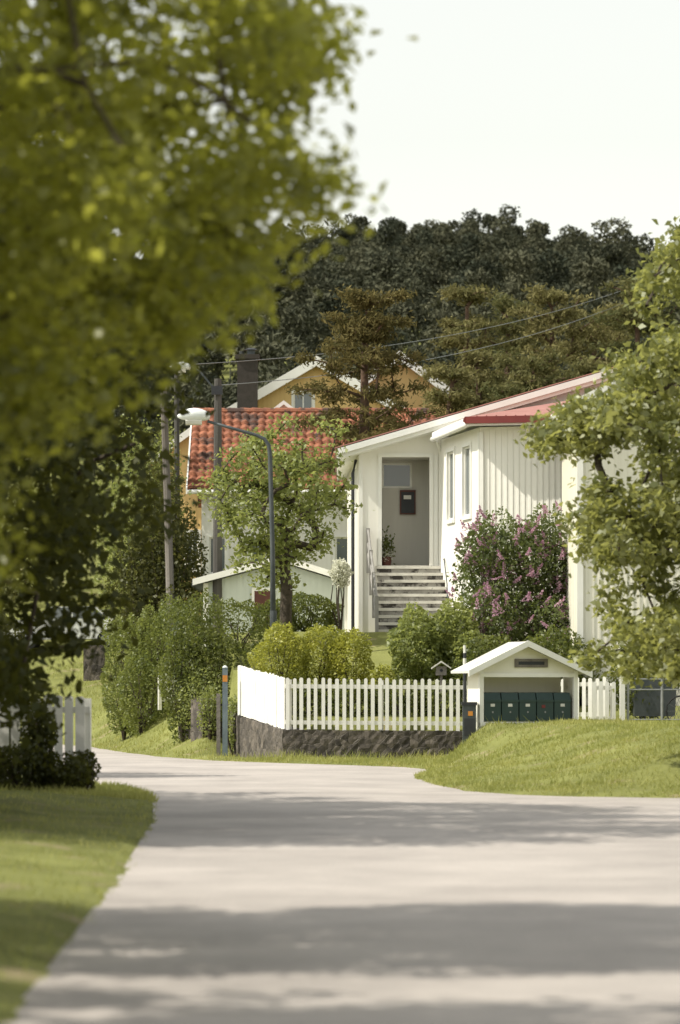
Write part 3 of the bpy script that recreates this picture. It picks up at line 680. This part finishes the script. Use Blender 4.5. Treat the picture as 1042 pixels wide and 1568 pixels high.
D=g.part('rear_dormer',WHITE2); zz=Z(640,119); D.add([(X(403,119),119,zz-.8),(X(467,119),119,zz-.8),(X(467,119),119,zz),(X(435,119),119,Z(616,119)),(X(403,119),119,zz)],[(0,1,2,3,4)])
D.slab([(X(398,119),118.7,zz-.05),(X(435,119),118.7,Z(614,119)),(X(435,119),121,Z(614,119)),(X(398,119),121,zz-.05)],.14); D.slab([(X(435,119),118.7,Z(614,119)),(X(472,119),118.7,zz-.05),(X(472,119),121,zz-.05),(X(435,119),121,Z(614,119))],.14)
g.done()

# ------------------------------------------------ fences & stone walls
def picket(mb,f,a,w,z0,z1,o=.0,th=.022):
    P=f.P; hw=w/2
    pr=[(a-hw,z0),(a+hw,z0),(a+hw,z1-.025),(a+hw*.4,z1),(a-hw*.4,z1),(a-hw,z1-.025)]
    v=[P(x,o+th,z) for x,z in pr]+[P(x,o,z) for x,z in pr]; n=6
    mb.add(v,[tuple(range(n)),tuple(range(2*n-1,n-1,-1))]+[(i,i+n,(i+1)%n+n,(i+1)%n)for i in range(n)])
def fence(g,p0,p1,zb0,zb1,h,pitch=.155,w=.085,mat=FENCEW):
    f=Fr(p0,p1); n=int(f.L/pitch); mb=g.part('pickets',mat)
    for i in range(n+1):
        a=i*pitch+.04; 
        if a>f.L: break
        z=zb0+(zb1-zb0)*a/f.L; picket(mb,f,a+R.normal()*.005,w*R.uniform(.93,1.07),z+R.normal()*.008,z+h+R.normal()*.012,o=R.normal()*.002)
    R_=g.part('rails',mat)
    for t in (.10,.80):
        za,zb=zb0+h*t,zb1+h*t; P=f.P
        R_.hexa([P(0,-.006,za),P(f.L,-.006,zb),P(f.L,-.045,zb),P(0,-.045,za),P(0,-.006,za+.09),P(f.L,-.006,zb+.09),P(f.L,-.045,zb+.09),P(0,-.045,za+.09)])
    m=max(1,int(f.L/2)); PO=g.part('posts',mat)
    for i in range(m+1):
        a=min(max(.05,f.L*i/m),f.L-.05); z=zb0+(zb1-zb0)*a/f.L; f.box(PO,a-.045,a+.045,-.14,-.05,z-.15,z+h-.04)
fz0=Z(1117,76); fh=Z(1038,76)-fz0
c0=(X(438,76),75.95); c1=(X(366,79.5),79.5)
g=Group('picket_fence'); fence(g,c0,(3.05,75.95),fz0,fz0-.03,fh,pitch=.158,w=.08); fence(g,c1,c0,Z(1094,79.5),fz0,fh,pitch=.12,w=.105); 
fence(g,(3.1,75.95),(5.9,75.2),.9,.9,.95); g.done()
g=Group('picket_fence'); fence(g,(X(908,74),74),(X(942,74),74),.82,.82,.95,w=.09,pitch=.14); g.done()
g=Group('picket_fence'); fence(g,(-7.5,50.5),(X(138,50),50),.25,.22,Z(1062,50)-.25,w=.13,pitch=.16); g.done()
g=Group('picket_fence'); fence(g,(X(243,89.5),89.5),(X(272,89.5),89.6),1.2,1.2,.75,w=.08,pitch=.16); g.done()
def rubble(name,segs):
    g=Group(name); 
    for (p0,p1,z0,za,zb,th) in segs:
        f=Fr(p0,p1); mb=g.part('masonry',STONE); nx=max(2,int(f.L/.09)); nz=8
        V=[];
        for j in range(nz+1):
            for i in range(nx+1):
                a=f.L*i/nx; zt=za+(zb-za)*i/nx; z=z0+(zt-z0)*j/nz
                V.append(f.P(a,R.uniform(-.012,.018),z+ (R.normal()*.01 if j==nz else 0)))
        fs=[(j*(nx+1)+i,j*(nx+1)+i+1,(j+1)*(nx+1)+i+1,(j+1)*(nx+1)+i) for j in range(nz) for i in range(nx)]
        mb.add(V,fs)
        P=f.P; top=V[-(nx+1):]; back=[P(f.L*i/nx,-th,za+(zb-za)*i/nx) for i in range(nx+1)]
        mb.add(top+back,[(i,i+1,nx+2+i,nx+1+i) for i in range(nx)])
        mb.add([P(0,-.0,z0),P(0,-th,z0),P(0,-th,za),P(0,0,za)],[(0,1,2,3)]); mb.add([P(f.L,-.0,z0),P(f.L,-th,z0),P(f.L,-th,zb),P(f.L,0,zb)],[(0,1,2,3)])
    g.done()
rubble('stone_retaining_wall',[((c0[0]-.06,75.86),(3.0,75.86),-.1,fz0-.01,fz0-.04,.45),((c1[0]-.06,79.5),(c0[0]-.06,75.86),-.1,Z(1095,79.5)-.02,fz0-.01,.5)])
rubble('stone_retaining_wall',[((X(272,83),83.5),(X(312,81.5),81.2),.0,1.5,1.35,.5),((X(312,81.5),81.2),(X(345,81.5),81.6),.0,1.35,1.3,.5),((X(345,81.5),81.6),(c1[0]-.1,79.6),-.1,1.25,1.0,.5)])
rubble('stone_gate_pillar',[((X(128,108),108),(X(160,108),108),1.5,Z(988,108),Z(988,108),.6)])

# ------------------------------------------------ lamps & poles
def lamp_head(g,c,dirx,s=1.0):
    hd=g.part('lamp_head',LAMPW); n=10; pts=[];rs=[]
    for i in range(9):
        t=i/8; pts.append((c[0]+dirx*(t-.5)*.8*s,c[1],c[2]+.05*math.sin(t*3.1)*s)); rs.append(max(.02,.17*s*math.sin(math.pi*min(1,.08+t*.9))**.6))
    hd.tube(pts,rs,n)
    lo=g.part('lamp_lens',LABEL); lo.tube([(c[0]-.2*s,c[1],c[2]-.11*s),(c[0]+.2*s,c[1],c[2]-.11*s)],[.10*s,.10*s],8)
g=Group('street_lamp'); k=84; bx=X(419,k); gx=gz(bx,k)
path=[(bx,k,gx-.1),(bx-.02,k,5),(X(414,k),k,Z(700,k)),(X(412,k),k,Z(682,k)),(X(405,k),k,Z(672,k)),(X(392,k),k,Z(666,k)),(X(360,k),k,Z(657,k)),(X(318,k),k,Z(645,k))]
g.part('pole',STEEL).tube(path,[.075,.06,.055,.05,.045,.04,.038,.035],8); g.part('pole_base',STEEL).tube([(bx,k,gx-.1),(bx,k,gx+1.1)],.09,10)
lamp_head(g,(X(297,k),k,Z(638,k)),-1); g.done(('lamp_head','pole'))
g=Group('street_lamp'); k=98; px=X(333,k)
g.part('wooden_pole',WOODD).tube([(px,k,2.9),(px+.02,k,Z(580,k))],[.15,.11],10)
g.part('lamp_arm',STEEL).tube([(px,k-.1,Z(600,k)),(X(322,k),k-.1,Z(588,k)),(X(308,k),k-.1,Z(571,k)),(X(296,k),k-.1,Z(563,k)),(X(284,k),k-.1,Z(561,k))],.03,6)
lamp_head(g,(X(277,k),k-.1,Z(563,k)),-1,.75); g.part('bracket',DARK).box(px-.16,px+.16,k-.2,k-.12,Z(605,k),Z(592,k)); g.done(('lamp_head',))
g=Group('utility_pole'); k=100
g.part('wooden_pole',WOODP).tube([(X(263,k),k,2.9),(X(257,k),k,7),(X(250,k),k,Z(578,k))],[.13,.115,.10],10); g.part('crossarm',WOODP).box(X(243,k),X(258,k),k-.12,k-.02,Z(588,k),Z(582,k)); g.done()
g=Group('utility_pole'); k=112; g.part('wooden_pole',WOODD).tube([(X(272,k),k,3),(X(271,k),k,Z(560,k))],[.1,.08],8); g.part('insulators',LAMPW).tube([(X(271,k),k,Z(562,k)),(X(271,k),k,Z(556,k))],.06,6); g.done()
g=Group('power_line')
for (u0,v0,d0,u1,v1,d1) in ((250,560,100,1060,402,170),(333,590,98,1060,415,165)):
    pts=[]
    for i in range(25):
        t=i/24; dd=d0+(d1-d0)*t; pts.append((X(u0,d0)*(1-t)+X(u1,d1)*t,dd,Z(v0,d0)*(1-t)+Z(v1,d1)*t-1.0*4*t*(1-t)))
    g.part('wires',GSTEEL).tube(pts,.011,4)
g.done()
# ------------------------------------------------ small posts
g=Group('marker_post'); k=79.2; px=X(345,k); g.part('post',BLUEP).box(px-.06,px+.06,k-.05,k+.05,0,Z(1022,k)); g.part('reflector',ORANGE).box(px-.055,px+.055,k-.06,k-.051,Z(1044,k),Z(1034,k)); g.part('cap',LAMPW).tube([(px,k,Z(1022,k)),(px,k,Z(1019,k))],[.07,.02],8)
g.part('side_post',WOODP).box(px-.2,px-.11,k,k+.08,0,Z(1062,k)); g.done()
g=Group('electrical_cabinet'); k=71.6; px=X(719,k); z0=gz(px,k)-.15
B_=g.part('body',STEEL); B_.box(px-.14,px+.14,k-.12,k+.12,z0,Z(1080,k)); g.part('lid',DARK).box(px-.16,px+.16,k-.14,k+.14,Z(1080,k),Z(1075,k)); g.part('warning_label',ORANGE).box(px-.03,px+.07,k-.126,k-.121,Z(1096,k),Z(1089,k)); g.part('door_lip',DARK).box(px-.11,px+.11,k-.124,k-.1205,z0+.2,Z(1100,k)); g.done()
g=Group('snow_pole'); k=74.5; px=X(712,k); g.part('shaft',DARK).tube([(px,k,.5),(px,k,Z(1000,k))],.035,8); g.part('white_band',LABEL).tube([(px,k,Z(1030,k)),(px,k,Z(1008,k))],.038,8); g.part('pole_tip',LABEL).tube([(px,k,Z(1000,k)),(px,k,Z(988,k))],.03,8); g.done()
g=Group('birdhouse'); k=77; px=X(676,k); z=Z(1034,k); g.part('box',WOODP).box(px-.12,px+.12,k-.1,k+.1,z,z+.2); g.part('pole',WOODP).box(px-.03,px+.03,k-.03,k+.03,.7,z)
r_=g.part('roof',CONC); r_.slab([(px-.22,k-.2,z+.17),(px,k-.2,z+.32),(px,k+.2,z+.32),(px-.22,k+.2,z+.17)],.03); r_.slab([(px,k-.2,z+.32),(px+.22,k-.2,z+.17),(px+.22,k+.2,z+.17),(px,k+.2,z+.32)],.03); g.part('hole',DARK).tube([(px,k-.106,z+.11),(px,k-.098,z+.11)],.035,10); g.done()
# ------------------------------------------------ mailbox shelter
g=Group('mailbox_shelter'); yaw=math.radians(17); cy=math.cos(yaw); sy=math.sin(yaw); ox,oy=X(735,71.6),71.6
f=Fr((ox,oy),(ox+2.2*cy,oy+2.2*sy))
Wd=2.2; Dp=.8; zb=.45; zE=1.98; pk=Z(986,72); mid=Wd/2-.1
C=g.part('panels',CREAM); T=g.part('posts_and_boards',WHITE2)
f.box(T,0,.09,-.09,0,zb-.2,zE); f.box(T,Wd-.09,Wd,-.09,0,zb-.2,zE)
f.box(C,.09,Wd-.09,-Dp-.03,-Dp,zb,zE+.02); f.box(C,Wd-.03,Wd-.002,-Dp,-.09,zb-.1,zE); f.box(C,.002,.03,-Dp,-.09,zb-.1,zE)
f.box(C,.09,Wd-.09,-.06,-.03,zb-.05,Z(1106,72)); f.box(T,.0,Wd,.003,.03,Z(1112,72),Z(1105,72))
f.box(g.part('shelf',CREAM),.09,Wd-.09,-.6,-.06,Z(1107,72)-.03,Z(1107,72))
gp=[f.P(.0,-.02,zE-.12),f.P(Wd,-.02,zE-.12),f.P(Wd,-.02,zE+.0),f.P(mid,-.02,pk-.03),f.P(0,-.02,zE)]
bk=[f.P(.0,-.05,zE-.12),f.P(Wd,-.05,zE-.12),f.P(Wd,-.05,zE+.0),f.P(mid,-.05,pk-.03),f.P(0,-.05,zE)]
C.add(gp+bk,[(0,1,2,3,4),(9,8,7,6,5),(0,5,6,1)])
f.box(T,.0,Wd,-.018,.012,zE-.13,zE-.05)
Rf=g.part('roof',surf('pale_roofing',(.62,.60,.54),(.46,.44,.39),3,.8,.3,30)); B=g.part('barge_boards',WHITE2)
le_=(-.30,zE-.09); re_=(Wd+.22,zE-.11)
Rf.slab([f.P(le_[0],.2,le_[1]+.09),f.P(mid,.2,pk+.05),f.P(mid,-Dp-.2,pk+.05),f.P(le_[0],-Dp-.2,le_[1]+.09)],.05)
Rf.slab([f.P(mid,.2,pk+.05),f.P(re_[0],.2,re_[1]+.09),f.P(re_[0],-Dp-.2,re_[1]+.09),f.P(mid,-Dp-.2,pk+.05)],.05)
B.slab([f.P(le_[0]-.02,.24,le_[1]+.10),f.P(mid,.24,pk+.07),f.P(mid,.203,pk+.07),f.P(le_[0]-.02,.203,le_[1]+.10)],.13)
B.slab([f.P(mid,.24,pk+.07),f.P(re_[0]+.02,.24,re_[1]+.10),f.P(re_[0]+.02,.203,re_[1]+.10),f.P(mid,.203,pk+.07)],.13)
f.box(g.part('name_plaque',WOODP),.78,1.52,-.012,.012,Z(1022,72),Z(1009,72)); f.box(g.part('plaque_letters',DARK),.86,1.44,.013,.016,Z(1018,72),Z(1013,72))
zm0,zm1=Z(1104,72),Z(1060,72); nb=5; bw=(Wd-.24)/nb; M=g.part('mailboxes',MBOX)
for i in range(nb):
    a=.12+i*bw; P=f.P
    a0_,a1_=a+.012,a+bw-.012; h=zm1-zm0; 
    pr=[(-.08,zm0),(-.08,zm0+h*.72),(-.14,zm0+h*.98),(-.42,zm0+h),(-.42,zm0)]
    v=[P(a0_,o,z) for o,z in pr]+[P(a1_,o,z) for o,z in pr]; M.add(v,[(0,1,2,3,4),(9,8,7,6,5)]+[(j,j+5,(j+1)%5+5,(j+1)%5) for j in range(5)])
    f.box(M,a0_-.008,a1_+.008,-.1,-.06,zm0+h*.66,zm0+h*.74)
    f.box(g.part('labels',LABEL),a+bw*.38,a+bw*.62,-.079,-.074,zm0+h*.50,zm0+h*.60) if i!=3 else f.box(g.part('red_labels',REDM),a+bw*.3,a+bw*.5,-.079,-.074,zm0+h*.45,zm0+h*.56)
    f.box(g.part('locks',GSTEEL),a+bw*.46,a+bw*.54,-.079,-.07,zm0+h*.28,zm0+h*.34)
g.done()
# ------------------------------------------------ metal fence, bin and bicycle
g=Group('metal_tube_fence'); k=73.5; T=g.part('tubes',GSTEEL); zb=.75
xsn=[X(962,k),X(1014,k),X(1062,k),X(1120,k)]
for x in xsn: T.tube([(x,k,zb),(x,k,Z(1036,k))],.028,8)
for vv in (1040,1056,1102): T.tube([(xsn[0],k,Z(vv,k)),(xsn[-1],k,Z(vv,k))],.018,6)
M=g.part('wire_mesh',STEEL)
x=xsn[0]
while x<xsn[-1]:
    M.tube([(x,k+.01,Z(1102,k)),(x+.3,k+.01,Z(1056,k))],.004,3,False); M.tube([(x+.3,k+.012,Z(1102,k)),(x,k+.012,Z(1056,k))],.004,3,False); x+=.09
g.part('gate_post',FENCEW).box(X(953,k)-.05,X(953,k)+.06,k-.05,k+.05,.7,Z(1022,k)); g.done()
g=Group('garden_bin'); k=75; g.part('body',STEEL).hexa([(X(972,k),k,1.0),(X(1034,k),k,1.0),(X(1034,k),k+.6,1.0),(X(972,k),k+.6,1.0),(X(968,k),k-.05,Z(1018,k)),(X(1038,k),k-.05,Z(1018,k)),(X(1038,k),k+.65,Z(1018,k)),(X(968,k),k+.65,Z(1018,k))]); g.part('lid',GSTEEL).box(X(965,k),X(1041,k),k-.1,k+.7,Z(1018,k),Z(1011,k)); g.done()
g=Group('bicycle'); k=74.1; zc=1.12
def ring(mb,c,r,t):
    mb.tube([(c[0]+r*math.cos(a*6.2832/24),c[1],c[2]+r*math.sin(a*6.2832/24)) for a in range(25)],t,6,False)
w1=X(1044,k); w2=w1+1.02
for wx in (w1,w2):
    ring(g.part('tyres',RUBBER),(wx,k,zc),.33,.022)
    for a in range(12): g.part('spokes',GSTEEL).tube([(wx,k,zc),(wx+.32*math.cos(a*.5236),k,zc+.32*math.sin(a*.5236))],.004,3)
Fm=g.part('frame',PINKP); bb=(w1+.45,k,zc); st_=(w1+.3,k,zc+.5); hd_=(w2-.2,k,zc+.55)
for a,b in ((bb,st_),(bb,hd_),(st_,hd_),((w1,k,zc),bb),((w1,k,zc),st_),((w2,k,zc),hd_)): Fm.tube([a,b],.02,6)
g.part('saddle',DARK).tube([(w1+.17,k,zc+.62),(w1+.42,k,zc+.6)],[.07,.03],6); Fm.tube([hd_,(hd_[0]-.03,k,zc+.7)],.015,6); g.part('handlebar',DARK).tube([(hd_[0]-.1,k-.28,zc+.68),(hd_[0]-.02,k,zc+.72),(hd_[0]-.1,k+.28,zc+.68)],.014,6)
g.done()
# ------------------------------------------------ parked car
g=Group('parked_car'); k=116; xc=X(105,k); z0=gz(xc,k)
pr=[(-2.1,.3),(-2.15,.75),(-1.9,.95),(-1.1,1.0),(-.55,1.42),(.95,1.45),(1.6,1.0),(2.05,.92),(2.12,.35)]
v=[(xc+x,k-.85,z0+z) for x,z in pr]+[(xc+x,k+.85,z0+z) for x,z in pr]; n=len(pr)
g.part('body',CARP).add(v,[tuple(range(n)),tuple(range(2*n-1,n-1,-1))]+[(i,i+n,(i+1)%n+n,(i+1)%n) for i in range(n)])
wn=[(-1.0,1.02),(-.5,1.38),(.15,1.4),(.15,1.02)]; g.part('side_windows',GLASS).add([(xc+x,k-.856,z0+z) for x,z in wn],[(0,1,2,3)])
wn=[(.22,1.02),(.22,1.4),(.92,1.4),(1.4,1.02)]; g.part('side_windows',GLASS).add([(xc+x,k-.856,z0+z) for x,z in wn],[(0,1,2,3)])
for x in (-1.3,1.35):
    g.part('tyres',RUBBER).tube([(xc+x,k-.9,z0+.3),(xc+x,k-.65,z0+.3)],.32,16); g.part('tyres',RUBBER).tube([(xc+x,k+.65,z0+.3),(xc+x,k+.9,z0+.3)],.32,16); g.part('hubcaps',GSTEEL).tube([(xc+x,k-.91,z0+.3),(xc+x,k-.9,z0+.3)],.2,12)
g.done()

# ------------------------------------------------ light, sky, camera
to_sun=Vector((-.97,-.20,0)).normalized(); el=math.radians(47)
sd=Vector((to_sun.x*math.cos(el),to_sun.y*math.cos(el),math.sin(el)))
sun=bpy.data.lights.new('sun','SUN'); sun.energy=5; sun.angle=math.radians(.5); sun.color=(1,.945,.83)
so=bpy.data.objects.new('sun',sun); scene.collection.objects.link(so); so.rotation_euler=sd.to_track_quat('Z','Y').to_euler()
w=bpy.data.worlds.new('World'); scene.world=w; w.use_nodes=True; N=w.node_tree.nodes; L=w.node_tree.links
bg=N['Background']; sk=N.new('ShaderNodeTexSky'); sk.sky_type='NISHITA'; sk.sun_disc=False; sk.sun_elevation=el; sk.sun_rotation=math.atan2(to_sun.x,to_sun.y)%(2*math.pi)
sk.dust_density=1.0; sk.air_density=1.6; sk.ozone_density=1
hs=N.new('ShaderNodeHueSaturation'); hs.inputs['Saturation'].default_value=.20; hs.inputs['Value'].default_value=1.38
mu=N.new('ShaderNodeMixRGB'); mu.blend_type='MULTIPLY'; mu.inputs[0].default_value=1; mu.inputs[2].default_value=(1,.985,.92,1)
L.new(sk.outputs[0],hs.inputs['Color']); L.new(hs.outputs[0],mu.inputs[1]); L.new(mu.outputs[0],bg.inputs[0]); bg.inputs[1].default_value=.15
cam=bpy.data.cameras.new('camera'); co=bpy.data.objects.new('camera',cam); scene.collection.objects.link(co)
co.location=(0,0,EYE); co.rotation_euler=(math.radians(90),0,0)
cam.sensor_fit='VERTICAL'; cam.sensor_height=36; cam.sensor_width=24; cam.lens=120; cam.shift_y=(1055-784)/1568
cam.clip_start=.1; cam.clip_end=6000
cam.dof.use_dof=True; cam.dof.focus_distance=85; cam.dof.aperture_fstop=.12/.064
scene.camera=co
scene.view_settings.view_transform='Standard'; scene.view_settings.look='None'; scene.view_settings.exposure=0
